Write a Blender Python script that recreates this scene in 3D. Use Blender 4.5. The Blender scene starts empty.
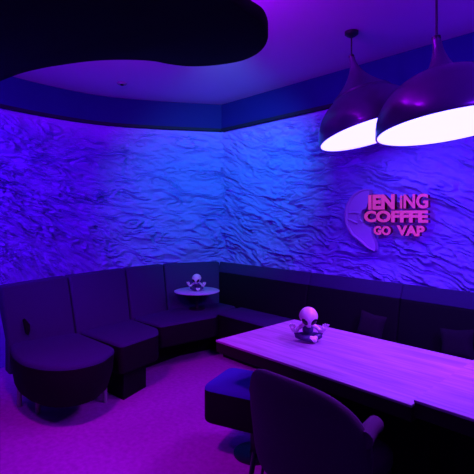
import bpy, bmesh, math, random
from mathutils import Vector, Matrix, noise

random.seed(4)
C = bpy.context.scene.collection
PI = math.pi

# ------------------------------------------------------------------ camera, world, exposure, large lights
EYE = 1.5
FPX = 424.0
HORIZON = 215.0
YAW = math.radians(46.9)
VX, VY = -math.sin(YAW), math.cos(YAW)          # view direction on the floor
RX, RY = math.cos(YAW), math.sin(YAW)           # right hand direction on the floor

cam_d = bpy.data.cameras.new('camera')
cam = bpy.data.objects.new('camera', cam_d)
C.objects.link(cam)
cam.location = (0, 0, EYE)
cam.rotation_euler = (PI / 2, 0, YAW)
cam_d.sensor_width = 36
cam_d.lens = 36 * FPX / 474
cam_d.shift_y = -(237 - HORIZON) / 474
cam_d.clip_start = 0.02
bpy.context.scene.camera = cam

world = bpy.data.worlds.new('world')
bpy.context.scene.world = world
world.use_nodes = True
world.node_tree.nodes['Background'].inputs[0].default_value = (0.05, 0.0, 0.3, 1)
world.node_tree.nodes['Background'].inputs[1].default_value = 0.0

vs = bpy.context.scene.view_settings
vs.view_transform = 'Standard'
vs.look = 'None'
vs.gamma = 1
vs.use_curve_mapping = False
vs.exposure = 0.0


def spot(name, loc, target, col, power, angle, blend=1.0, size=0.1):
    l = bpy.data.lights.new(name, 'SPOT')
    l.color = col
    l.energy = power
    l.spot_size = math.radians(angle)
    l.spot_blend = blend
    l.shadow_soft_size = size
    o = bpy.data.objects.new(name, l)
    C.objects.link(o)
    o.location = loc
    d = Vector(target) - Vector(loc)
    o.rotation_euler = d.to_track_quat('-Z', 'Y').to_euler()
    return o


def point(name, loc, col, power, size=0.1):
    l = bpy.data.lights.new(name, 'POINT')
    l.color = col
    l.energy = power
    l.shadow_soft_size = size
    o = bpy.data.objects.new(name, l)
    C.objects.link(o)
    o.location = loc
    return o


VIOLET = (0.15, 0.006, 1.0)
BLUE = (0.0, 0.58, 1.0)
PURPLE = (0.37, 0.02, 1.0)
MAGENTA = (0.55, 0.0, 0.75)
# unseen spots added for the colour wash, no fixtures; only blue above the panel
spot('violet_wash_left', (-3.3, -0.2, 2.52), (-4.6, 1.05, 1.5), VIOLET, 400, 82)
spot('violet_wash_middle', (-1.86, 0.5, 2.5), (-4.55, 1.8, 1.1), VIOLET, 35, 40)
spot('violet_wash_right', (0.9, 0.9, 2.5), (-0.4, 3.46, 1.5), VIOLET, 400, 82)
spot('violet_wash_fill', (-1.5, 0.3, 2.5), (-2.35, 3.46, 1.45), VIOLET, 120, 48)  # fill added where the pendants shadow the sign wall
spot('blue_corner_spot', (-2.206, 1.886, 2.73), (-3.75, 3.36, 1.85), BLUE, 240, 76)
spot('magenta_floor_spot', (-1.86, 0.5, 2.5), (-2.9, 1.75, 0), MAGENTA, 170, 75)
spot('violet_floor_spot', (-2.1, -0.2, 2.5), (-2.6, 0.9, 0), PURPLE, 65, 80)


# ------------------------------------------------------------------ coordinates read off the photograph
def at_z(px, py, z):
    d = (z - EYE) * FPX / (HORIZON - py)
    lat = (px - 237) / FPX * d
    return Vector((VX * d + RX * lat, VY * d + RY * lat, z))


def at_d(px, py, d):
    lat = (px - 237) / FPX * d
    return Vector((VX * d + RX * lat, VY * d + RY * lat, EYE + (HORIZON - py) / FPX * d))


def at_y(px, py, y):
    k = (px - 237) / FPX
    d = y / (VY + RY * k)
    return at_d(px, py, d)


# ------------------------------------------------------------------ materials
def principled(name, col, rough=0.6, metal=0.0, coat=0.0, spec=0.5):
    m = bpy.data.materials.new(name)
    m.use_nodes = True
    b = m.node_tree.nodes['Principled BSDF']
    b.inputs['Base Color'].default_value = (*col, 1)
    b.inputs['Roughness'].default_value = rough
    b.inputs['Metallic'].default_value = metal
    b.inputs['Coat Weight'].default_value = coat
    b.inputs['Specular IOR Level'].default_value = spec
    return m


def add_bump(m, scale=(60, 60, 60), strength=0.3, dist=0.01, detail=4, colvar=0.0, kind='noise'):
    nt = m.node_tree
    b = nt.nodes['Principled BSDF']
    tc = nt.nodes.new('ShaderNodeTexCoord')
    mp = nt.nodes.new('ShaderNodeMapping')
    mp.inputs['Scale'].default_value = scale
    nt.links.new(tc.outputs['Object'], mp.inputs[0])
    if kind == 'noise':
        n = nt.nodes.new('ShaderNodeTexNoise')
        n.inputs['Scale'].default_value = 1
        n.inputs['Detail'].default_value = detail
        out = n.outputs[0]
    else:
        n = nt.nodes.new('ShaderNodeTexVoronoi')
        n.inputs['Scale'].default_value = 1
        out = n.outputs[0]
    nt.links.new(mp.outputs[0], n.inputs[0])
    bp = nt.nodes.new('ShaderNodeBump')
    bp.inputs['Strength'].default_value = strength
    bp.inputs['Distance'].default_value = dist
    nt.links.new(out, bp.inputs['Height'])
    nt.links.new(bp.outputs[0], b.inputs['Normal'])
    if colvar:
        c = b.inputs['Base Color'].default_value[:3]
        r = nt.nodes.new('ShaderNodeValToRGB')
        r.color_ramp.elements[0].position = 0.3
        r.color_ramp.elements[1].position = 0.7
        r.color_ramp.elements[0].color = (*[x * (1 - colvar) for x in c], 1)
        r.color_ramp.elements[1].color = (*[min(1, x * (1 + colvar)) for x in c], 1)
        nt.links.new(out, r.inputs[0])
        nt.links.new(r.outputs[0], b.inputs['Base Color'])
    return m


def emission(name, col, s):
    m = bpy.data.materials.new(name)
    m.use_nodes = True
    b = m.node_tree.nodes['Principled BSDF']
    b.inputs['Base Color'].default_value = (0.8, 0.8, 0.8, 1)
    b.inputs['Emission Color'].default_value = (*col, 1)
    b.inputs['Emission Strength'].default_value = s
    return m


M = {}
M['plaster'] = add_bump(principled('rough_plaster', (0.33, 0.2, 0.8), 0.75, spec=0.25), (60, 60, 100), 0.75, 0.01, 4)
M['plain_wall'] = principled('plain_wall', (0.2, 0.2, 0.22), 0.9)
M['ceiling'] = add_bump(principled('ceiling_paint', (0.66, 0.34, 0.72), 0.85, spec=0.2), (90, 90, 90), 0.05, 0.003)
M['soffit'] = principled('blue_soffit_paint', (0.006, 0.006, 0.14), 0.75, spec=0.2)
M['lip'] = principled('dark_lip', (0.01, 0.01, 0.03), 0.7, spec=0.2)
M['black'] = principled('matt_black', (0.006, 0.006, 0.007), 0.9, spec=0.1)
M['carpet'] = add_bump(principled('carpet', (0.42, 0.05, 0.46), 0.95, spec=0.1), (30, 30, 30), 0.2, 0.008, 8, 0.14)
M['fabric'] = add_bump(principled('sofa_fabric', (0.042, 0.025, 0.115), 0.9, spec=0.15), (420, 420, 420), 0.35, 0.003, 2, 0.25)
M['fabric_shaded'] = add_bump(principled('shaded_sofa_fabric', (0.006, 0.004, 0.009), 0.8, spec=0.15), (300, 300, 300), 0.3, 0.002, 2)  # shadow on the sign-wall sofa is put into this near-black colour
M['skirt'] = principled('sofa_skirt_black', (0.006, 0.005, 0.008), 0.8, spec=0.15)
M['chair_fabric'] = add_bump(principled('chair_fabric', (0.11, 0.045, 0.11), 0.9, spec=0.15), (500, 500, 500), 0.35, 0.002, 2, 0.2)
M['stool_top'] = add_bump(principled('bluelit_stool_top', (0.05, 0.06, 0.42), 0.9, spec=0.15), (500, 500, 500), 0.3, 0.002, 2)  # blue light on the stool top is put into this colour
M['metal_dark'] = principled('dark_metal', (0.05, 0.05, 0.06), 0.35, 0.8)
M['steel'] = principled('brushed_leg', (0.3, 0.26, 0.34), 0.35)
M['chrome'] = principled('chrome', (0.7, 0.7, 0.75), 0.2, 1.0)
M['shade'] = principled('lamp_shade_enamel', (0.06, 0.045, 0.1), 0.3, 0.0, 0.6, 0.6)
M['diffuser'] = emission('lamp_diffuser', (0.15, 0.118, 1.0), 7.8)
M['coffee_top'] = principled('coffee_table_top', (0.55, 0.7, 0.85), 0.35)
M['edge'] = add_bump(principled('dark_table_edge', (0.018, 0.005, 0.01), 0.6, spec=0.25), (4, 60, 60), 0.2, 0.003)
M['alien'] = principled('alien_vinyl', (0.95, 0.85, 0.95), 0.35, 0, 0.3)
M['alien_blue'] = principled('small_alien_vinyl', (0.75, 0.85, 0.95), 0.35, 0, 0.3)
M['eye'] = principled('alien_eye', (0.004, 0.002, 0.01), 0.15, 0, 0.5)
M['suit'] = principled('alien_suit', (0.05, 0.05, 0.16), 0.5)
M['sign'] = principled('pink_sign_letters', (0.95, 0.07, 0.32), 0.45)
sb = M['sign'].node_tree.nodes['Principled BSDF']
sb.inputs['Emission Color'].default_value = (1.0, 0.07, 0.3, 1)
sb.inputs['Emission Strength'].default_value = 0.3  # faint glow added so the letters look pink under the violet light
M['sign_side'] = principled('sign_side', (0.2, 0.01, 0.06), 0.6)
M['emblem'] = principled('emblem_plaster', (0.56, 0.2, 0.7), 0.7)
M['white_plastic'] = principled('grey_plastic', (0.3, 0.25, 0.32), 0.5)


def wood():
    m = principled('table_wood', (0.5, 0.4, 0.42), 0.5, spec=0.35)
    nt = m.node_tree
    b = nt.nodes['Principled BSDF']
    tc = nt.nodes.new('ShaderNodeTexCoord')
    mp = nt.nodes.new('ShaderNodeMapping')
    mp.inputs['Scale'].default_value = (3, 45, 10)
    n = nt.nodes.new('ShaderNodeTexNoise')
    n.inputs['Scale'].default_value = 1
    n.inputs['Detail'].default_value = 6
    n.inputs['Distortion'].default_value = 0.4
    r = nt.nodes.new('ShaderNodeValToRGB')
    r.color_ramp.elements[0].position = 0.3
    r.color_ramp.elements[1].position = 0.72
    r.color_ramp.elements[0].color = (0.31, 0.2, 0.36, 1)
    r.color_ramp.elements[1].color = (0.56, 0.38, 0.62, 1)
    bp = nt.nodes.new('ShaderNodeBump')
    bp.inputs['Strength'].default_value = 0.12
    bp.inputs['Distance'].default_value = 0.003
    nt.links.new(tc.outputs['Object'], mp.inputs[0])
    nt.links.new(mp.outputs[0], n.inputs[0])
    nt.links.new(n.outputs[0], r.inputs[0])
    nt.links.new(r.outputs[0], b.inputs['Base Color'])
    nt.links.new(n.outputs[0], bp.inputs['Height'])
    nt.links.new(bp.outputs[0], b.inputs['Normal'])
    return m


M['wood'] = wood()


# ------------------------------------------------------------------ helpers
def obj(name, bm, mats, parent=None, smooth=True, loc=None):
    bmesh.ops.recalc_face_normals(bm, faces=bm.faces[:])
    me = bpy.data.meshes.new(name)
    bm.to_mesh(me)
    bm.free()
    if not isinstance(mats, (list, tuple)):
        mats = [mats]
    for m in mats:
        me.materials.append(m)
    if smooth:
        for p in me.polygons:
            p.use_smooth = True
        me.set_sharp_from_angle(angle=math.radians(40))
    o = bpy.data.objects.new(name, me)
    C.objects.link(o)
    if parent is not None:
        o.parent = parent
        o.matrix_parent_inverse = Matrix.Translation(-Vector(parent.location)) if False else Matrix()
    if loc is not None:
        o.location = loc
    return o


def tag(o, label, cat, group=None):
    o['label'] = label
    o['category'] = cat
    if group:
        o['group'] = group
    return o


def thing(name, label, cat, loc=(0, 0, 0), rotz=0, group=None):
    o = bpy.data.objects.new(name, None)
    C.objects.link(o)
    o.location = loc
    o.rotation_euler = (0, 0, rotz)
    o.empty_display_size = 0.1
    return tag(o, label, cat, group)


def struct(name, bm, m, smooth=False):
    o = obj(name, bm, m, smooth=smooth)
    o['kind'] = 'structure'
    return o


def add_box(bm, c, s, bevel=0.0, seg=3):
    r = bmesh.ops.create_cube(bm, size=1)
    vsx = r['verts']
    bmesh.ops.scale(bm, vec=s, verts=vsx)
    bmesh.ops.translate(bm, vec=c, verts=vsx)
    if bevel:
        es = list({e for v in vsx for e in v.link_edges})
        bmesh.ops.bevel(bm, geom=es, offset=bevel, segments=seg, profile=0.5, affect='EDGES')
    return bm


def box(c, s, bevel=0.0, seg=3):
    return add_box(bmesh.new(), c, s, bevel, seg)


def loft(polys, bevel=0.0, seg=4, off=(0, 0, 0)):
    """closed solid through horizontal polygons with equal vertex counts (lists of Vector)"""
    bm = bmesh.new()
    rings = []
    off = Vector(off)
    for p in polys:
        rings.append([bm.verts.new(Vector(q) - off) for q in p])
    n = len(rings[0])
    for a, b in zip(rings, rings[1:]):
        for i in range(n):
            bm.faces.new((a[i], a[(i + 1) % n], b[(i + 1) % n], b[i]))
    cap0 = bm.faces.new(rings[0][::-1])
    cap1 = bm.faces.new(rings[-1])
    bmesh.ops.recalc_face_normals(bm, faces=bm.faces[:])
    if bevel:
        es = list(cap0.edges) + list(cap1.edges)
        for e in bm.edges:
            if e not in es and len(e.link_faces) == 2 and e.calc_face_angle(0) > 0.7:
                es.append(e)
        bmesh.ops.bevel(bm, geom=list(set(es)), offset=bevel, segments=seg, profile=0.5, affect='EDGES', clamp_overlap=True)
    return bm


def smooth_poly(pts, rnd, n=6):
    """round each corner of a 2D polygon"""
    out = []
    N = len(pts)
    for i in range(N):
        p = Vector(pts[i][:2])
        a = Vector(pts[i - 1][:2])
        b = Vector(pts[(i + 1) % N][:2])
        r = min(rnd, (a - p).length * 0.48, (b - p).length * 0.48)
        s = p + (a - p).normalized() * r
        e = p + (b - p).normalized() * r
        for k in range(n + 1):
            t = k / n
            out.append(s * (1 - t) ** 2 + p * 2 * t * (1 - t) + e * t * t)
    return out


def at(poly, z):
    return [Vector((p[0], p[1], z)) for p in poly]


def shrink(poly, d):
    c = sum((Vector(p[:2]) for p in poly), Vector((0, 0))) / len(poly)
    return [Vector(p[:2]) + (c - Vector(p[:2])).normalized() * d for p in poly]


def lathe(prof, seg=48, cap=True):
    bm = bmesh.new()
    rings = []
    for r, z in prof:
        rings.append([bm.verts.new((r * math.cos(2 * PI * i / seg), r * math.sin(2 * PI * i / seg), z)) for i in range(seg)])
    for a, b in zip(rings, rings[1:]):
        for i in range(seg):
            bm.faces.new((a[i], a[(i + 1) % seg], b[(i + 1) % seg], b[i]))
    if cap:
        bm.faces.new(rings[0][::-1])
        bm.faces.new(rings[-1])
    return bm


def add_tube(bm, pts, radii, seg=10):
    """tube along points with per-point radius, closed at both ends"""
    pts = [Vector(p) for p in pts]
    if not isinstance(radii, (list, tuple)):
        radii = [radii] * len(pts)
    rings = []
    up = Vector((0, 0, 1))
    prev = None
    for i, p in enumerate(pts):
        t = (pts[min(i + 1, len(pts) - 1)] - pts[max(i - 1, 0)]).normalized()
        if prev is None:
            a = t.cross(up if abs(t.z) < 0.9 else Vector((1, 0, 0))).normalized()
        else:
            a = (prev - t * prev.dot(t)).normalized()
        prev = a
        b = t.cross(a)
        rings.append([bm.verts.new(p + (a * math.cos(2 * PI * k / seg) + b * math.sin(2 * PI * k / seg)) * radii[i]) for k in range(seg)])
    for a, b in zip(rings, rings[1:]):
        for i in range(seg):
            bm.faces.new((a[i], a[(i + 1) % seg], b[(i + 1) % seg], b[i]))
    bm.faces.new(rings[0][::-1])
    bm.faces.new(rings[-1])
    return bm


def tube(pts, radii, seg=10):
    return add_tube(bmesh.new(), pts, radii, seg)


def catmull(pts, n=12):
    P = [Vector(p) for p in pts]
    P = [P[0] * 2 - P[1]] + P + [P[-1] * 2 - P[-2]]
    out = []
    for i in range(1, len(P) - 2):
        for k in range(n):
            t = k / n
            a, b, c, d = P[i - 1], P[i], P[i + 1], P[i + 2]
            out.append(0.5 * ((2 * b) + (c - a) * t + (2 * a - 5 * b + 4 * c - d) * t * t + (3 * b - a - 3 * c + d) * t ** 3))
    out.append(P[-2])
    return out


# ------------------------------------------------------------------ the room
CEIL = 2.87
SOF = 2.56
YB = 3.46
CORNER = (-3.98, YB)
left_face = [(-3.98, 3.46), (-4.40, 2.74), (-4.62, 2.19), (-4.64, 1.64), (-4.55, 1.12), (-4.36, 0.5), (-4.05, -0.2), (-3.7, -1.0), (-3.4, -1.8)]
XR, YF = 2.4, -1.8


def resample(pts, step):
    P = catmull([(*p, 0) for p in pts], 40)
    out = [P[0]]
    acc = 0
    for a, b in zip(P, P[1:]):
        acc += (b - a).length
        if acc >= step:
            out.append(b)
            acc = 0
    out.append(P[-1])
    return out


def fold(p):
    """slow rise, quick fall: the lip of one trowel stroke over the next"""
    f = p - math.floor(p)
    return f / 0.78 if f < 0.78 else (1 - f) / 0.22


def relief(u, v, bend, seed):
    """height of the trowelled plaster: long wavy folds, sheared where the strokes turn"""
    w1 = noise.noise(Vector((u * 0.9, v * 0.9, seed)))
    w2 = noise.noise(Vector((u * 2.1 + 7, v * 2.6 + 3, seed + 1)))
    vv = v + bend
    n1 = noise.noise(Vector((u * 1.5 + w2 * 0.5, vv * 3.2, seed + 2.0)))
    n2 = noise.noise(Vector((u * 3.4, vv * 8.5, seed + 5.0)))
    n3 = noise.noise(Vector((u * 8.0, vv * 19.0, seed + 9.0)))
    n4 = noise.noise(Vector((u * 22.0, vv * 36.0, seed + 14.0)))
    m1 = max(0.0, min(1.0, 0.45 + 1.5 * noise.noise(Vector((u * 2.3, vv * 4.4, seed + 20)))))
    m2 = max(0.0, min(1.0, 0.5 + 1.5 * noise.noise(Vector((u * 3.1, vv * 5.6, seed + 27)))))
    n5 = noise.noise(Vector((u * 1.1 + 4, vv * 2.3, seed + 40)))
    m3 = max(0.0, min(1.0, 0.55 + 1.4 * noise.noise(Vector((u * 4.0, vv * 6.5, seed + 33)))))
    h = 0.034 * m1 * fold(vv * 4.6 + 1.9 * n1 + 0.8 * n2 + 0.4 * w1 + 0.22 * n3)
    h += 0.030 * m2 * fold(vv * 10.5 + 2.4 * n1 + 1.8 * n2 + 0.6 * n3)
    h += 0.020 * m3 * fold(vv * 20.0 + 3.0 * n5 + 2.4 * n2 + 1.0 * n3 + 0.25 * n4)
    h += 0.010 * n3 + 0.009 * n4
    h += 0.02 * w2 - 0.03
    return 1.3 * h * max(0.0, min(1.0, (SOF - v) / 0.10))


def relief_wall(name, path, z1, seed, bendf):
    """path: list of (point, inward normal, u)"""
    bm = bmesh.new()
    zs = [0.0, 0.3, 0.6]
    z = 0.72
    while z < z1:
        zs.append(z)
        z += 0.0085
    zs.append(z1)
    prev = None
    for p, nrm, u in path:
        col = []
        for z in zs:
            h = relief(u, z, bendf(u, z), seed) if z > 0.65 else 0.0
            col.append(bm.verts.new((p.x + nrm.x * h, p.y + nrm.y * h, z)))
        if prev:
            for i in range(len(zs) - 1):
                bm.faces.new((prev[i], col[i], col[i + 1], prev[i + 1]))
        prev = col
    return struct(name, bm, M['plaster'], smooth=True)


# left wall: curved in plan, 5 cm behind the soffit's face
lp = resample(left_face, 0.0105)
path = []
u = 0.0
for i, p in enumerate(lp):
    t = (lp[min(i + 1, len(lp) - 1)] - lp[max(i - 1, 0)]).normalized()
    nrm = Vector((-t.y, t.x, 0))                 # towards the room
    if i:
        u += (p - lp[i - 1]).length
    path.append((p - nrm * 0.05, nrm, u))
t0 = (lp[0] - lp[1]).normalized()
path = [(path[0][0] + t0 * k * 0.011, path[0][1], -k * 0.011) for k in range(14, 0, -1)] + [q for q in path if q[2] < 4.4]
wl_end = path[-1][0]


def bend_left(u, z):
    s = max(0.0, u - 0.8)
    return -0.55 * s * s * (0.6 + 0.4 * math.sin(z * 2.0))


relief_wall('wall_left', path, SOF + 0.05, 3.0, bend_left)
pb = []
x = CORNER[0] - 0.2
while x < 0.4:
    pb.append((Vector((x, YB + 0.05, 0)), Vector((0, -1, 0)), x - CORNER[0]))
    x += 0.012


def bend_back(u, z):
    return 0.22 * u + 0.10 * math.sin(u * 2.1)


relief_wall('wall_back', pb, SOF + 0.05, 11.0, bend_back)
struct('wall_back_plain', box(((0.39 + XR) / 2, YB + 0.1, SOF / 2), (XR - 0.39, 0.1, SOF + 0.1)), M['plain_wall']).name = 'wall_east_end'
struct('wall_right', box((XR + 0.05, (YB + YF) / 2, CEIL / 2), (0.1, YB - YF + 0.4, CEIL)), M['plain_wall'])
struct('wall_front', box(((XR - 5.2) / 2, YF - 0.05, CEIL / 2), (XR + 5.2, 0.1, CEIL)), M['plain_wall'])
struct('wall_side', box((wl_end.x - 0.05, (wl_end.y + YF) / 2 - 0.02, CEIL / 2), (0.1, max(0.1, wl_end.y - YF) + 0.1, CEIL)), M['plain_wall'])
struct('floor', box(((XR - 5.2) / 2, (YB + YF) / 2, -0.05), (XR + 5.2, YB - YF + 0.6, 0.1)), M['carpet'])
struct('ceiling', box(((XR - 5.2) / 2, (YB + YF) / 2, CEIL + 0.05), (XR + 5.2, YB - YF + 0.6, 0.1)), M['ceiling'])


def strip_prism(face, back, z0, z1):
    bm = bmesh.new()
    n = len(face)
    f0 = [bm.verts.new((p[0], p[1], z0)) for p in face]
    f1 = [bm.verts.new((p[0], p[1], z1)) for p in face]
    b0 = [bm.verts.new((p[0], p[1], z0)) for p in back]
    b1 = [bm.verts.new((p[0], p[1], z1)) for p in back]
    for i in range(n - 1):
        bm.faces.new((f0[i], f0[i + 1], f1[i + 1], f1[i]))
        bm.faces.new((b0[i], b1[i], b1[i + 1], b0[i + 1]))
        bm.faces.new((f0[i], b0[i], b0[i + 1], f0[i + 1]))
        bm.faces.new((f1[i], f1[i + 1], b1[i + 1], b1[i]))
    bm.faces.new((f0[0], f1[0], b1[0], b0[0]))
    bm.faces.new((f0[-1], b0[-1], b1[-1], f1[-1]))
    return bm


lp2 = resample(left_face, 0.06)


def offset_path(P, d):
    out = []
    for i, p in enumerate(P):
        t = (P[min(i + 1, len(P) - 1)] - P[max(i - 1, 0)]).normalized()
        out.append(p + Vector((-t.y, t.x, 0)) * d)
    return out


struct('trim_1', strip_prism(lp2, offset_path(lp2, -0.25), SOF, CEIL), M['soffit'], smooth=True)
struct('trim_2', strip_prism(offset_path(lp2, 0.012), offset_path(lp2, -0.06), SOF - 0.018, SOF + 0.012), M['lip'], smooth=True)
struct('trim_3', box(((CORNER[0] - 0.2 + XR) / 2, YB + 0.1, (SOF + CEIL) / 2), (XR - CORNER[0] + 0.2, 0.2, CEIL - SOF)), M['soffit'])
struct('trim_4', box(((CORNER[0] + XR) / 2, YB + 0.02, SOF - 0.003), (XR - CORNER[0], 0.065, 0.03)), M['lip'])

# black organic panel hung below the ceiling
PZ = 2.55
edge_px = [(0, 82), (20, 74.5), (40, 69.5), (60, 66), (90, 62), (120, 60.5), (150, 61.5), (170, 65), (190, 67), (215, 66), (240, 62),
           (255, 56), (264, 48.5), (268, 40), (267, 31), (262, 23), (250, 15.5), (240, 8), (231, 0)]
edge = [at_z(px, py, PZ) for px, py in edge_px]


def dl(d, lat):
    return Vector((VX * d + RX * lat, VY * d + RY * lat, PZ))


edge += [dl(1.75, -0.12), dl(1.35, -0.35), dl(1.1, -0.9), dl(1.2, -1.5), dl(1.7, -2.1), dl(2.5, -2.5), dl(3.2, -2.4)]
loop = catmull(edge + [edge[0]], 5)[:-1]
bmp = loft([at(loop, PZ), at(loop, PZ + 0.09)], 0.012, 2)
panel = thing('ceiling_panel', 'black rounded panel hanging under the violet ceiling', 'ceiling panel', (0, 0, 0))
obj('panel_board', bmp, M['black'], panel)
for d, lat in ((2.6, -1.0), (2.6, -0.2), (1.6, -0.9), (2.6, -1.8)):
    q = dl(d, lat)
    obj('hanger', tube([(q.x, q.y, PZ + 0.088), (q.x, q.y, CEIL)], 0.006, 8), M['black'], panel)
for i, (d, lat) in enumerate(((2.55, -1.5), (2.45, -0.9), (2.3, -0.25), (1.6, -0.4))):
    q = dl(d, lat)
    point('panel_uplight', (q.x, q.y, PZ + 0.17), (0.3, 0.0, 0.85), 52, 0.05)

# smoke detector on the ceiling
q = at_z(122, 83, CEIL)
t = thing('smoke_detector', 'small round grey detector on the violet ceiling', 'smoke detector', (q.x, q.y, CEIL))
obj('detector_body', lathe([(0.05, -0.001), (0.052, -0.008), (0.045, -0.016), (0.02, -0.018)], 24), M['white_plastic'], t)
obj('sensor_cap', lathe([(0.018, -0.0175), (0.018, -0.022), (0.012, -0.025)], 16), M['black'], t)


# ------------------------------------------------------------------ sofas
SEAT = 0.48
TOP = 0.93
GROUP = 'corner sofa units'


def out_from(p0, p1, d):
    """p0->p1 runs left to right as seen from the room; offset away from the room"""
    t = (Vector(p1[:2]) - Vector(p0[:2])).normalized()
    return Vector((-t.y, t.x)) * d


def backrest(F0, F1, T0, T1, root, mat, thick=0.13, z0=0.22, gap=0.004, TOP=TOP):
    F0, F1, T0, T1 = [Vector(p[:2]) for p in (F0, F1, T0, T1)]
    tF = (F1 - F0).normalized() * gap
    tT = (T1 - T0).normalized() * gap
    F0, F1, T0, T1 = F0 + tF, F1 - tF, T0 + tT, T1 - tT
    o1 = out_from(F0, F1, thick)
    o2 = out_from(T0, T1, thick)
    o3 = out_from(T0, T1, thick * 0.8)
    base = [F0, F1, F1 + o1, F0 + o1]
    mid = base
    top = [T0, T1, T1 + o3, T0 + o3]
    bm = loft([at(base, z0), at(mid, SEAT), at(top, TOP)], 0.02, 4, root.location)
    o = obj('backrest', bm, mat, root)
    # vertical welt in the middle of the face is part of the mesh; stitched seam near the top
    return o


def seat_part(poly, z0, root, mat, rnd=0.05, bevel=0.022, taper=0.0):
    P = smooth_poly(poly, rnd)
    bm = loft([at(shrink(P, taper), z0), at(shrink(P, taper * 0.25), (z0 + SEAT) * 0.5), at(P, SEAT)], bevel, 4, root.location)
    o = obj('seat', bm, [mat, M['skirt']], root)
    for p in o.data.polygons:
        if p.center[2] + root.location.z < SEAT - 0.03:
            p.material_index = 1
    return o


def legs(root, pts, h, r=0.018, mat=None):
    for x, y in pts:
        obj('leg', lathe([(r, 0), (r, h * 0.9), (r * 1.4, h * 0.92), (r * 1.4, h + 0.004)], 16), mat or M['steel'], root,
            loc=(x - root.location.x, y - root.location.y, 0))


def xy(px, py, z=SEAT):
    p = at_z(px, py, z)
    return Vector((p.x, p.y))


# deep round-fronted end unit
F0, F1 = xy(8, 343), xy(76, 331)
T0, T1 = xy(1.5, 286.5, TOP), xy(68.5, 276, TOP)
polyA = [F0 + Vector((0.012, 0)), F1 + Vector((0.012, 0)), xy(117.5, 347.5), xy(101, 360), xy(72, 366.5), xy(45, 367), xy(22, 362), xy(12, 354)]
c = sum(polyA, Vector((0, 0))) / len(polyA)
rA = thing('chaise_sofa', 'deep round-fronted end seat of the corner sofa with chrome legs', 'sofa', (c.x, c.y, 0), 0, GROUP)
seat_part(polyA, 0.17, rA, M['fabric'], 0.09, 0.03, 0.06)
bA = backrest(F0, F1, T0, T1, rA, M['fabric'])
la, lb = at_z(38, 413, 0), at_z(105, 402, 0)
legs(rA, [(la.x, la.y), (lb.x, lb.y), (F0.x + 0.12, F0.y + 0.05), (F1.x + 0.1, F1.y - 0.06)], 0.17)
# dark pull tab on the backrest
k = 0.42
tab = (F0 * (1 - k) + F1 * k)
pt = at_z(25, 325, 0.62)
bmq = bmesh.new()
fr = F0.lerp(F1, 0.27).lerp(T0.lerp(T1, 0.27), 0.2)
nrm = -out_from(F0, F1, 1)
tt = (F1 - F0).normalized()
base = Vector((fr.x, fr.y, 0.575)) + Vector((nrm.x, nrm.y, 0)) * 0.006
T3 = Vector((tt.x, tt.y, 0))
N3 = Vector((nrm.x, nrm.y, 0))
shape = [(-0.022, 0.062), (-0.005, 0.068), (0.024, 0.022), (0.02, -0.02), (0.006, -0.058), (-0.006, -0.05)]
lo = [bmq.verts.new(base + T3 * a + Vector((0, 0, b)) - N3 * (0.02 + 0.02 + b * 0.35) - Vector((rA.location.x, rA.location.y, 0))) for a, b in shape]
hi = [bmq.verts.new(base + T3 * a + Vector((0, 0, b)) + N3 * (0.012 - b * 0.35) - Vector((rA.location.x, rA.location.y, 0))) for a, b in shape]
for i in range(len(shape)):
    j = (i + 1) % len(shape)
    bmq.faces.new((lo[i], lo[j], hi[j], hi[i]))
bmq.faces.new(lo[::-1])
bmq.faces.new(hi)
tabo = obj('pull_tab', bmq, M['black'], rA)
tabo['label'] = 'dark pull tab'

# second unit
F0, F1 = xy(77, 330.5), xy(131, 318.5)
T0, T1 = xy(69.5, 276, TOP), xy(126, 268.4, TOP)
polyB = [F0 + Vector((0.02, 0.012)), F1 + Vector((0.012, 0)), xy(158.5, 328), xy(158.5, 333), xy(121, 345.5)]
c = sum(polyB, Vector((0, 0))) / len(polyB)
rB = thing('sofa_unit', 'square sofa unit between the round-fronted end seat and the corner unit', 'sofa', (c.x, c.y, 0), 0, GROUP)
seat_part(polyB, 0.24, rB, M['fabric'], 0.05)
backrest(F0, F1, T0, T1, rB, M['fabric'])
PB = shrink(polyB, 0.12)
obj('plinth', loft([at(PB, 0), at(PB, 0.241)], 0.0, 2, rB.location), M['skirt'], rB)

# corner unit with two backrests
F0, F1, F2 = xy(131.5, 317.5), xy(168, 309), Vector((-3.775, 3.262))
T0, T1, T2 = xy(126.8, 268.4, TOP), xy(164, 264.4, TOP), Vector((-3.905, 3.372))
polyC = [F0 + Vector((0.012, 0.012)), F1 + Vector((0.012, 0)), Vector((-3.765, 3.24)), Vector((-3.47, 3.24)), xy(218, 312.5), xy(216, 315.5), xy(160, 325.5)]
c = sum(polyC, Vector((0, 0))) / len(polyC)
rC = thing('corner_sofa', 'long sofa unit in the room corner carrying the little round table', 'sofa', (c.x, c.y, 0), 0, GROUP)
seat_part(polyC, 0.26, rC, M['fabric'], 0.04)
backrest(F0, F1, T0, T1, rC, M['fabric'])
backrest(F1, F2, T1, T2, rC, M['fabric'])
cf = [F0.lerp(polyC[-1], 0.35), polyC[1].lerp(polyC[-2], 0.25), polyC[2].lerp(polyC[4], 0.3), polyC[2] - Vector((0, 0.05)), F1 + Vector((0.05, 0))]
obj('plinth', loft([at(cf, 0), at(cf, 0.261)], 0.0, 2, rC.location), M['skirt'], rC)

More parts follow.
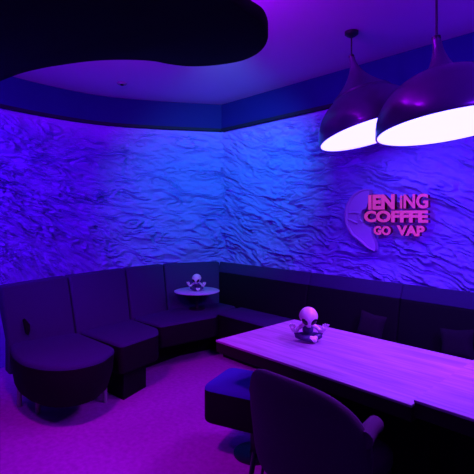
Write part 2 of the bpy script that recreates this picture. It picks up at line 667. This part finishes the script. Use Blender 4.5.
# long run along the sign wall
xs = [-3.41, -2.55, -1.62, -0.69, 0.24]
labs = ['dark sofa unit under the blue part of the wall, next to the corner', 'dark sofa unit behind the table end with the alien figure',
        'dark sofa unit behind the table and below the wall sign', 'dark sofa unit at the right edge, behind the raised table']
for i in range(4):
    x0, x1 = xs[i] + 0.0005, xs[i + 1] - 0.0005
    xb0 = -3.935 if i == 0 else x0
    r = thing('sofa_unit', labs[i], 'sofa', ((x0 + x1) / 2, 3.1, 0), 0, GROUP)
    poly = [Vector((x0, 3.255)), Vector((x1, 3.255)), Vector((x1, 2.88)), Vector((x0, 2.88))]
    seat_part(poly, 0.1, r, M['fabric_shaded'] if i else M['fabric'], 0.03)
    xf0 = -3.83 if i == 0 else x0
    backrest(Vector((xf0, 3.265)), Vector((x1, 3.265)), Vector((xb0 + (0.02 if i == 0 else 0), 3.335)), Vector((x1, 3.335)), r, M['fabric_shaded'], 0.08, gap=0.0005, TOP=0.815)
    ya, yb = 3.340, 3.392
    roll = [Vector((xb0 + (0.02 if i == 0 else 0), ya)), Vector((x1, ya)), Vector((x1, 3.40)), Vector((xb0 + (0.02 if i == 0 else 0), 3.40))]
    roll2 = [Vector((xb0, yb)), Vector((x1, yb)), Vector((x1, 3.42)), Vector((xb0, 3.42))]
    obj('lit_top_roll', loft([at(roll, 0.812), at(roll2, TOP)], 0.012, 3, r.location), M['fabric'], r)  # lit upper strip of the back, shaped and coloured lighter to show light
    P = [Vector((x0 + 0.03, 3.23)), Vector((x1 - 0.03, 3.23)), Vector((x1 - 0.03, 2.96)), Vector((x0 + 0.03, 2.96))]
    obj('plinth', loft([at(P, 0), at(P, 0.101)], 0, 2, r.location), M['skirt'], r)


# cushions against the right run
def cushion(name, label, loc, rot, w=0.23, h=0.21, th=0.09):
    bm = bmesh.new()
    n = 14
    g = {}
    for side in (1, -1):
        for i in range(n + 1):
            for j in range(n + 1):
                a, b = i / n * 2 - 1, j / n * 2 - 1
                border = i in (0, n) or j in (0, n)
                if border and side == -1:
                    g[(side, i, j)] = g[(1, i, j)]
                    continue
                pin = 1 - 0.10 * (1 - abs(a)) * (abs(b) ** 3) - 0.0
                pin2 = 1 - 0.10 * (1 - abs(b)) * (abs(a) ** 3)
                t = (1 - a ** 4) * (1 - b ** 4)
                g[(side, i, j)] = bm.verts.new((a * w / 2 * pin2, side * th / 2 * t ** 0.6, b * h / 2 * pin))
        for i in range(n):
            for j in range(n):
                vsx = [g[(side, i, j)], g[(side, i + 1, j)], g[(side, i + 1, j + 1)], g[(side, i, j + 1)]]
                bm.faces.new(vsx if side == 1 else vsx[::-1])
    o = obj(name, bm, M['fabric_cushion'])
    o.location = loc
    o.rotation_euler = rot
    return tag(o, label, 'cushion', 'scatter cushions on the sign wall sofa')


M['fabric_cushion'] = add_bump(principled('cushion_fabric', (0.014, 0.007, 0.02), 0.9, spec=0.15), (300, 300, 300), 0.3, 0.002, 2)
q = at_y(371, 320, 3.17)
cushion('cushion', 'small dark cushion on the sofa, below the sign emblem', (q.x, 3.17, SEAT + 0.112), (math.radians(-16), math.radians(6), 0))
q = at_y(457, 331, 3.17)
cushion('cushion', 'small dark cushion on the sofa at the right edge', (q.x, 3.17, SEAT + 0.112), (math.radians(-16), math.radians(-8), 0))


# ------------------------------------------------------------------ tables
def long_table(name, label, x0, x1, y0, y1, top, group, legx, py):
    r = thing(name, label, 'table', ((x0 + x1) / 2, (y0 + y1) / 2, 0), 0, group)
    w, dpt = x1 - x0, y1 - y0
    obj('tabletop', box((0, 0, top - 0.006), (w, dpt, 0.012), 0.002, 1), M['wood'], r)
    obj('edge_band', box((0, 0, top - 0.041), (w - 0.004, dpt - 0.004, 0.058), 0.002, 1), M['edge'], r)
    for lx in legx:
        obj('leg', box((lx - (x0 + x1) / 2, 0.06, (top - 0.07) / 2), (0.05, dpt - 0.3, top - 0.07), 0.004, 1), M['black'], r)
    la_, lb_ = legx[0] + 0.026, legx[1] - 0.026
    obj('shade_panel', box(((la_ + lb_) / 2 - (x0 + x1) / 2, py - (y0 + y1) / 2, (top - 0.07) / 2 + 0.01), (lb_ - la_, 0.02, top - 0.09)), M['black'], r)  # black sheet added to deepen the shade under the table
    return r


long_table('long_table', 'dark-edged wooden table carrying the large alien figure', -1.945, -0.75, 1.645, 2.385, 0.75, 'long tables', (-1.49, -0.79), 1.90)
long_table('long_table', 'slightly taller wooden table at the right edge of the picture', -0.742, 0.62, 1.645, 2.385, 0.775, 'long tables', (-0.70, 0.5), 1.87)

# little round table on the corner seat
cp = at_z(197, 309, SEAT)
ct = thing('side_table', 'small round pedestal table standing on the corner sofa seat', 'table', (cp.x, cp.y, SEAT))
obj('tabletop', lathe([(0.05, 0.17), (0.21, 0.186), (0.243, 0.192), (0.245, 0.198), (0.24, 0.202), (0.02, 0.202)], 48), M['coffee_top'], ct)
obj('pole', lathe([(0.02, 0.008), (0.016, 0.02), (0.016, 0.171)], 20), M['metal_dark'], ct)
obj('base_plate', lathe([(0.085, 0.0005), (0.085, 0.008), (0.022, 0.014)], 32), M['metal_dark'], ct)


# ------------------------------------------------------------------ alien figures
def ball(bm, c, r, seg=16):
    m = Matrix.Translation(Vector(c))
    if not isinstance(r, (tuple, list)):
        r = (r, r, r)
    m = m @ Matrix.Diagonal((*r, 1))
    return bmesh.ops.create_uvsphere(bm, u_segments=seg, v_segments=seg // 2 + 2, radius=1, matrix=m)['verts']


def chain(bm, pts, rad, step=0.5):
    """overlapping balls along a tapering limb, merged into one skin afterwards"""
    for (p, q), (r0, r1) in zip(zip(pts, pts[1:]), zip(rad, rad[1:])):
        p, q = Vector(p), Vector(q)
        n = max(2, int((q - p).length / (min(r0, r1) * step)) + 1)
        for i in range(n + 1):
            t = i / n
            ball(bm, p.lerp(q, t), r0 + (r1 - r0) * t, 10)


HZ = 0.136


def alien_skin():
    bm = bmesh.new()
    # head: wide cranium, narrow chin (faces -y, bowed a little)
    vsx = ball(bm, (0, 0, 0), 1.0, 32)
    Rm = Matrix.Rotation(math.radians(3), 4, 'X')
    for v in vsx:
        x, y, z = v.co
        k = 1.0 if z > 0.1 else 1 - 0.50 * (0.1 - z) ** 1.25
        v.co = Vector((x * 0.057 * k, (y * 0.062 + (0 if z > 0 else z * 0.012)) * (0.55 + 0.45 * k), z * 0.060))
        v.co = Rm @ v.co + Vector((0, -0.022, HZ))
    # brow and nose and mouth ridges
    chain(bm, [Rm @ Vector((0, -0.052, -0.022)) + Vector((0, -0.022, HZ)), Rm @ Vector((0, -0.050, -0.032)) + Vector((0, -0.022, HZ))], [0.006, 0.006])
    ball(bm, Rm @ Vector((0, -0.043, -0.046)) + Vector((0, -0.022, HZ)), (0.011, 0.006, 0.0035))
    # neck, torso
    chain(bm, [(0, 0.004, 0.112), (0, 0.008, 0.088)], [0.015, 0.016])
    chain(bm, [(0, 0.010, 0.085), (0, 0.010, 0.055), (0, 0.008, 0.026)], [0.025, 0.028, 0.032])
    for s in (-1, 1):
        # arms held out, hands up
        chain(bm, [(s * 0.022, 0.008, 0.086), (s * 0.050, 0.004, 0.070), (s * 0.078, -0.020, 0.046)], [0.014, 0.0125, 0.0125])
        chain(bm, [(s * 0.078, -0.020, 0.046), (s * 0.094, -0.030, 0.066), (s * 0.098, -0.032, 0.074)], [0.0125, 0.011, 0.0125])
        # palm and four fingers plus thumb
        ball(bm, (s * 0.099, -0.033, 0.079), (0.013, 0.009, 0.013))
        for k, (dx, dz, ln) in enumerate(((-0.011, 0.010, 0.016), (-0.003, 0.012, 0.020), (0.005, 0.011, 0.018), (0.012, 0.007, 0.014))):
            b0 = Vector((s * (0.099 + dx * 0.8), -0.034, 0.082))
            b1 = b0 + Vector((s * dx * 0.5, -0.004, ln * 0.65))
            b2 = b1 + Vector((s * dx * 0.15, -0.008, ln * 0.45))
            chain(bm, [b0, b1, b2], [0.0048, 0.0043, 0.0038])
        chain(bm, [(s * 0.090, -0.036, 0.074), (s * 0.081, -0.043, 0.080), (s * 0.078, -0.046, 0.088)], [0.0055, 0.0048, 0.0042])
        # crossed legs
        chain(bm, [(s * 0.022, 0.002, 0.022), (s * 0.066, -0.022, 0.026)], [0.021, 0.017])
        chain(bm, [(s * 0.066, -0.022, 0.026), (s * 0.030, -0.056, 0.017), (s * -0.004, -0.066 + s * 0.012, 0.013 + (0.012 if s > 0 else 0))], [0.017, 0.014, 0.012])
        chain(bm, [(s * -0.004, -0.066 + s * 0.012, 0.013 + (0.012 if s > 0 else 0)), (s * -0.030, -0.066 + s * 0.012, 0.014 + (0.010 if s > 0 else 0))], [0.012, 0.013])
    me = bpy.data.meshes.new('tmp_skin')
    bm.to_mesh(me)
    bm.free()
    o = bpy.data.objects.new('tmp_skin', me)
    C.objects.link(o)
    rm = o.modifiers.new('remesh', 'REMESH')
    rm.mode = 'VOXEL'
    rm.voxel_size = 0.0019
    sm = o.modifiers.new('smooth', 'SMOOTH')
    sm.factor = 0.5
    sm.iterations = 4
    dg = bpy.context.evaluated_depsgraph_get()
    me2 = bpy.data.meshes.new_from_object(o.evaluated_get(dg))
    bpy.data.objects.remove(o)
    bpy.data.meshes.remove(me)
    zmin = min(v.co.z for v in me2.vertices)
    for v in me2.vertices:
        v.co.z -= zmin
    return me2, zmin


skin_mesh, ZM = alien_skin()


def eye_bm(s):
    bm = bmesh.new()
    vsx = ball(bm, (0, 0, 0), 1.0, 20)
    R = Matrix.Translation((0, -0.022, HZ - ZM)) @ Matrix.Rotation(math.radians(3), 4, 'X') @ Matrix.Translation((s * 0.027, -0.0500, -0.014)) @ Matrix.Rotation(math.radians(s * 30), 4, 'Z') @ Matrix.Rotation(math.radians(14), 4, 'X') @ Matrix.Rotation(math.radians(s * 42), 4, 'Y')
    for v in vsx:
        x, y, z = v.co
        v.co = R @ Vector((x * 0.0150 * (1 - 0.25 * z * z), y * 0.009, z * 0.0235))
    return bm


def suit_bm():
    bm = bmesh.new()
    vsx = ball(bm, (0, 0.007, 0.054 - ZM), (0.0335, 0.034, 0.040), 20)
    return bm


def make_alien(label, loc, rot, scale, mat):
    a = thing('alien_figurine', label, 'figurine', loc, rot, 'alien figures')
    a.scale = (scale,) * 3
    me = skin_mesh.copy()
    me.materials.clear()
    me.materials.append(mat)
    me.materials.append(M['suit'])
    for p in me.polygons:
        p.use_smooth = True
        x, y, z = p.center
        if z < 0.044 - ZM and abs(x) < 0.084 and (p.center - Vector((0.028, -0.07, 0.024 - ZM))).length > 0.026:
            p.material_index = 1
    b = bpy.data.objects.new('body', me)
    C.objects.link(b)
    b.parent = a
    for s in (-1, 1):
        obj('eye', eye_bm(s), M['eye'], a)
    obj('vest', suit_bm(), M['suit'], a)
    return a


pA = at_z(308, 340, 0.75)
face = math.atan2(-pA.y, -pA.x) + PI / 2
make_alien('large pale alien figure sitting cross-legged on the long wooden table', (pA.x, pA.y, 0.751), face + 0.12, 1.0, M['alien'])
pB = Vector((cp.x, cp.y, SEAT + 0.2025))
make_alien('tiny alien figure sitting on the small round table', pB, math.atan2(-pB.y, -pB.x) + PI / 2 - 0.2, 0.9, M['alien_blue'])


# ------------------------------------------------------------------ stool and armchair
p0, p1 = xy(201, 385, 0.45), xy(247, 390.5, 0.45)
p3 = xy(236, 370, 0.45)
dx = (p1 - p0).normalized()
dy = Vector((-dx.y, dx.x))
W, D = 0.55, 0.38
ang = math.atan2(dx.y, dx.x) - math.radians(10)
dx = Vector((math.cos(ang), math.sin(ang)))
dy = Vector((-dx.y, dx.x))
poly = [p0, p0 + dx * W, p0 + dx * W + dy * D, p0 + dy * D]
c = (poly[0] + poly[2]) / 2
st = thing('stool', 'low square black-sided stool tucked under the table end', 'stool', (c.x, c.y, 0))
P = smooth_poly(poly, 0.07)
o = obj('seat', loft([at(P, 0.215), at(P, 0.33), at(P, 0.45)], 0.03, 4, st.location), [M['stool_top'], M['skirt']], st)
for p in o.data.polygons:
    if p.center[2] < 0.42:
        p.material_index = 1
obj('pedestal', lathe([(0.03, 0.012), (0.025, 0.03), (0.025, 0.2), (0.06, 0.214)], 20), M['metal_dark'], st)
obj('base_plate', lathe([(0.13, 0.0005), (0.13, 0.008), (0.03, 0.016)], 32), M['metal_dark'], st)

CX, CY = -1.13, 1.335
ch = thing('armchair', 'dark upholstered armchair in front, its rounded back to the viewer', 'chair', (CX, CY, 0), math.radians(0))


def shell():
    bm = bmesh.new()
    na, nb = 40, 22
    Wd, Tk = 0.315, 0.032
    g = {}
    for i in range(na + 1):
        s = -1 + 2 * i / na
        a = math.sin(s * PI / 2)
        e = max(0.0, 1 - abs(a) ** 3.0) ** (1 / 2.6)
        top = 0.50 + 0.345 * e
        bot = 0.46 - 0.075 * e
        for j in range(nb + 1):
            b = (1 - math.cos(PI * j / nb)) / 2
            z = bot + (top - bot) * b
            wrap = 0.15 * abs(a) ** 2.6
            lean = -0.05 * (z - 0.4)
            taper = 1 - 0.10 * max(0, (0.62 - z)) / 0.22
            border = i in (0, na) or j in (0, nb)
            t = Tk * ((1 - abs(a) ** 10) * (1 - abs(2 * b - 1) ** 8)) ** 0.5
            for side in (1, -1):
                if border and side == -1:
                    g[(side, i, j)] = g[(1, i, j)]
                    continue
                g[(side, i, j)] = bm.verts.new((a * Wd * taper, wrap + lean + side * t, z))
    for side in (1, -1):
        for i in range(na):
            for j in range(nb):
                q = [g[(side, i, j)], g[(side, i + 1, j)], g[(side, i + 1, j + 1)], g[(side, i, j + 1)]]
                bm.faces.new(q if side == 1 else q[::-1])
    return bm


obj('backrest', shell(), M['chair_fabric'], ch)
sp = smooth_poly([(-0.24, 0.05), (0.24, 0.05), (0.25, 0.5), (-0.25, 0.5)], 0.12)
obj('seat', loft([at(sp, 0.385), at(sp, 0.42), at(sp, 0.465)], 0.025, 4), M['chair_fabric'], ch)
for s in (-1, 1):
    bm = bmesh.new()
    pts = catmull([(s * 0.295, 0.10, 0.655), (s * 0.275, 0.17, 0.658), (s * 0.262, 0.245, 0.655)], 5)
    add_tube(bm, pts, [0.034] * len(pts), 14)
    obj('armrest', bm, M['chair_fabric'], ch)
    obj('arm_post', tube([(s * 0.262, 0.22, 0.63), (s * 0.235, 0.24, 0.43)], 0.012, 10), M['metal_dark'], ch)
for x, y, xx, yy in ((-0.25, 0.07, -0.30, 0.03), (0.25, 0.07, 0.30, 0.03), (-0.22, 0.42, -0.26, 0.46), (0.22, 0.42, 0.26, 0.46)):
    obj('leg', tube([(x, y, 0.40), (xx, yy, 0.004)], [0.013, 0.010], 12), M['metal_dark'], ch)
for x in (-0.19, -0.12):
    obj('spindle', tube([(x, 0.07, 0.40), (x - 0.03, 0.03, 0.03)], 0.007, 10), M['metal_dark'], ch)
obj('stretcher', tube([(-0.30, 0.03, 0.03), (0.30, 0.03, 0.03)], 0.008, 10), M['metal_dark'], ch)


# ------------------------------------------------------------------ pendant lamps
def lamp(label, px, neck_py, rim_py, rim_dx, d, r, tilt_cam, power, shoulder):
    neck = at_d(px, neck_py, d)
    h = (rim_py - neck_py) / FPX * d
    root = thing('pendant_lamp', label, 'lamp', (neck.x, neck.y, CEIL), 0, 'bell pendant lamps')
    zn = neck.z - CEIL
    obj('canopy', lathe([(0.05, -0.0005), (0.05, -0.02), (0.035, -0.032), (0.012, -0.045)], 28), M['metal_dark'], root)
    obj('rod', tube([(0, 0, -0.04), (0, 0, zn + 0.01)], 0.006, 10), M['metal_dark'], root)
    hood = bpy.data.objects.new('shade', None)
    # bell: narrow neck, flared cone, sharp shoulder, wide bowl
    rs, hs = shoulder
    L = math.hypot(h, rim_dx / FPX * d)
    prof = [(0.010, 0.0), (0.020, 0.0), (0.022, -0.02)]
    n = 14
    for i in range(1, n + 1):
        t = i / n
        prof.append((0.022 + (rs * r - 0.022) * t ** 1.9, -0.02 - (hs * L - 0.02) * t))
    m = 22
    th1 = math.asin(min(1, rs * 0.86))
    for i in range(1, m + 1):
        t = i / m
        th = th1 + (PI / 2 * 1.04 - th1) * t
        k0 = math.cos(th1)
        rr = r * math.sin(th)
        zz = -hs * L - (1 - hs) * L * (1 - math.cos(th) / k0)
        if i < 3:
            rr = max(rr, prof[-1][0])
        prof.append((rr, max(zz, -L)))
    # rim turns in
    rin = prof[-1][0] - 0.008
    prof.append((rin, prof[-1][1] + 0.002))
    prof.append((rin, prof[-1][1] + 0.03))
    bm = lathe(prof, 64, cap=False)
    roll = math.atan2(rim_dx, rim_py - neck_py)
    right = Vector((RX, RY, 0))
    view = Vector((VX, VY, 0))
    # positive roll swings the rim to the right; tilt_cam swings the opening towards the viewer
    R = Matrix.Rotation(-roll, 4, view) @ Matrix.Rotation(tilt_cam, 4, right)
    T = Matrix.Translation((0, 0, zn)) @ R
    bmesh.ops.transform(bm, matrix=T, verts=bm.verts[:])
    shade = obj('shade', bm, M['shade'], root)
    zd = -L + 0.004
    bm = lathe([(0.01, zd + 0.01), (rin - 0.001, zd + 0.01), (rin - 0.001, zd), (rin - 0.012, zd - 0.004), (0.01, zd - 0.008)], 64)
    bmesh.ops.transform(bm, matrix=T, verts=bm.verts[:])
    obj('diffuser', bm, M['diffuser'], shade)
    bm = lathe([(0.0205, -0.004), (0.0215, 0.0), (0.0205, 0.012), (0.008, 0.02)], 24)
    bmesh.ops.transform(bm, matrix=T, verts=bm.verts[:])
    obj('neck_collar', bm, M['metal_dark'], shade)
    T2 = Matrix.Translation((neck.x, neck.y, CEIL)) @ T
    p = T2 @ Vector((0, 0, zd - 0.03))
    return root, p


la, pa = lamp('smaller bell pendant lamp farther back, its cord and ceiling rose in view', 351.5, 57, 136, 18, 3.17, 0.39, math.radians(-7), 0, (0.55, 0.5))
lb, pb_ = lamp('large front bell pendant lamp cut by the right edge', 436.5, 39, 130, 9, 2.1, 0.345, math.radians(-5), 0, (0.2, 0.36))
LAMP = (0.36, 0.022, 1.0)
spot('pendant_beam', pb_, pb_ + Vector((-0.45, -0.06, -1)), LAMP, 125, 135, 0.8, 0.2)
spot('pendant_beam', pa, pa + Vector((-0.45, -0.45, -1)), (0.55, 0.02, 1.0), 80, 110, 0.8, 0.2)


# ------------------------------------------------------------------ wall sign
sg_c = at_y(396, 215, YB)
sign = thing('wall_sign', 'pink raised letters and face emblem on the rough wall', 'sign', (sg_c.x, YB, sg_c.z))


def text_row(body, px0, px1, py0, py1, dep=0.012, bold=0.05):
    cu = bpy.data.curves.new('row', 'FONT')
    cu.body = body
    cu.size = 1
    cu.extrude = 0.04
    cu.offset = bold
    cu.space_character = 1.0
    o = bpy.data.objects.new('row', cu)
    C.objects.link(o)
    dg = bpy.context.evaluated_depsgraph_get()
    me = bpy.data.meshes.new_from_object(o.evaluated_get(dg))
    bpy.data.objects.remove(o)
    bpy.data.curves.remove(cu)
    xs_ = [v.co.x for v in me.vertices]
    ys_ = [v.co.y for v in me.vertices]
    zs_ = [v.co.z for v in me.vertices]
    Y = YB - 0.03
    pm = (px0 + px1) / 2
    a, b = at_y(px0, py0, Y), at_y(px1, py1, Y)
    zt, zb = at_y(pm, py0, Y).z, at_y(pm, py1, Y).z
    for v in me.vertices:
        fx = (v.co.x - min(xs_)) / (max(xs_) - min(xs_))
        fy = (v.co.y - min(ys_)) / (max(ys_) - min(ys_))
        fz = (v.co.z - min(zs_)) / (max(zs_) - min(zs_))
        v.co = Vector((a.x + (b.x - a.x) * fx - sg_c.x, -0.012 - dep * 2 * fz + 0.02 * (1 - fz), zb + (zt - zb) * fy - sg_c.z))
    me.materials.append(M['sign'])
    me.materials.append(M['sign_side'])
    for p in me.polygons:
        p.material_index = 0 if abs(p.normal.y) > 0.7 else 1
    o = bpy.data.objects.new('lettering', me)
    C.objects.link(o)
    o.parent = sign
    return o


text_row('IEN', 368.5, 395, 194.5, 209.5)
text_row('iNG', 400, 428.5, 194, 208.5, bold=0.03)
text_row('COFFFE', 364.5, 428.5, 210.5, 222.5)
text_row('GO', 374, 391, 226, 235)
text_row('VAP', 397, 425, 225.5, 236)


def rel(px, py, y=YB):
    q = at_y(px, py, y)
    return Vector((q.x - sg_c.x, 0, q.z - sg_c.z))


face_px = [(371, 190), (362, 191), (353, 198), (348, 209), (348, 222), (353, 233), (361, 240), (369, 247), (376, 251), (376, 243), (373, 236), (371, 228), (363, 222), (363, 211), (368, 207)]
loopf = catmull([rel(*p) for p in face_px] + [rel(*face_px[0])], 4)[:-1]
bm = bmesh.new()
for yy in (0.03, -0.018, -0.03):
    pass
r0 = [bm.verts.new((p.x, 0.03, p.z)) for p in loopf]
r1 = [bm.verts.new((p.x, -0.022, p.z)) for p in loopf]
for i in range(len(loopf)):
    j = (i + 1) % len(loopf)
    bm.faces.new((r0[i], r0[j], r1[j], r1[i]))
bm.faces.new(r1)
bm.faces.new(r0[::-1])
emb = obj('emblem', bm, M['emblem'], sign)
rimp = catmull([rel(*p) for p in face_px[:9]], 5)
bm = tube([Vector((p.x, -0.024, p.z)) for p in rimp], [0.006 + 0.009 * math.sin(PI * i / (len(rimp) - 1)) for i in range(len(rimp))], 10)
obj('emblem_outline', bm, M['emblem'], emb)
for pts in ([(351, 213), (356, 212.5), (362, 213.5)], [(349.5, 219), (354, 221), (359, 223)], [(362, 214), (360, 218), (364, 222)]):
    pp = catmull([rel(*p) for p in pts], 4)
    obj('eye_stroke', tube([Vector((p.x, -0.026, p.z)) for p in pp], 0.010, 8), M['emblem'], emb)
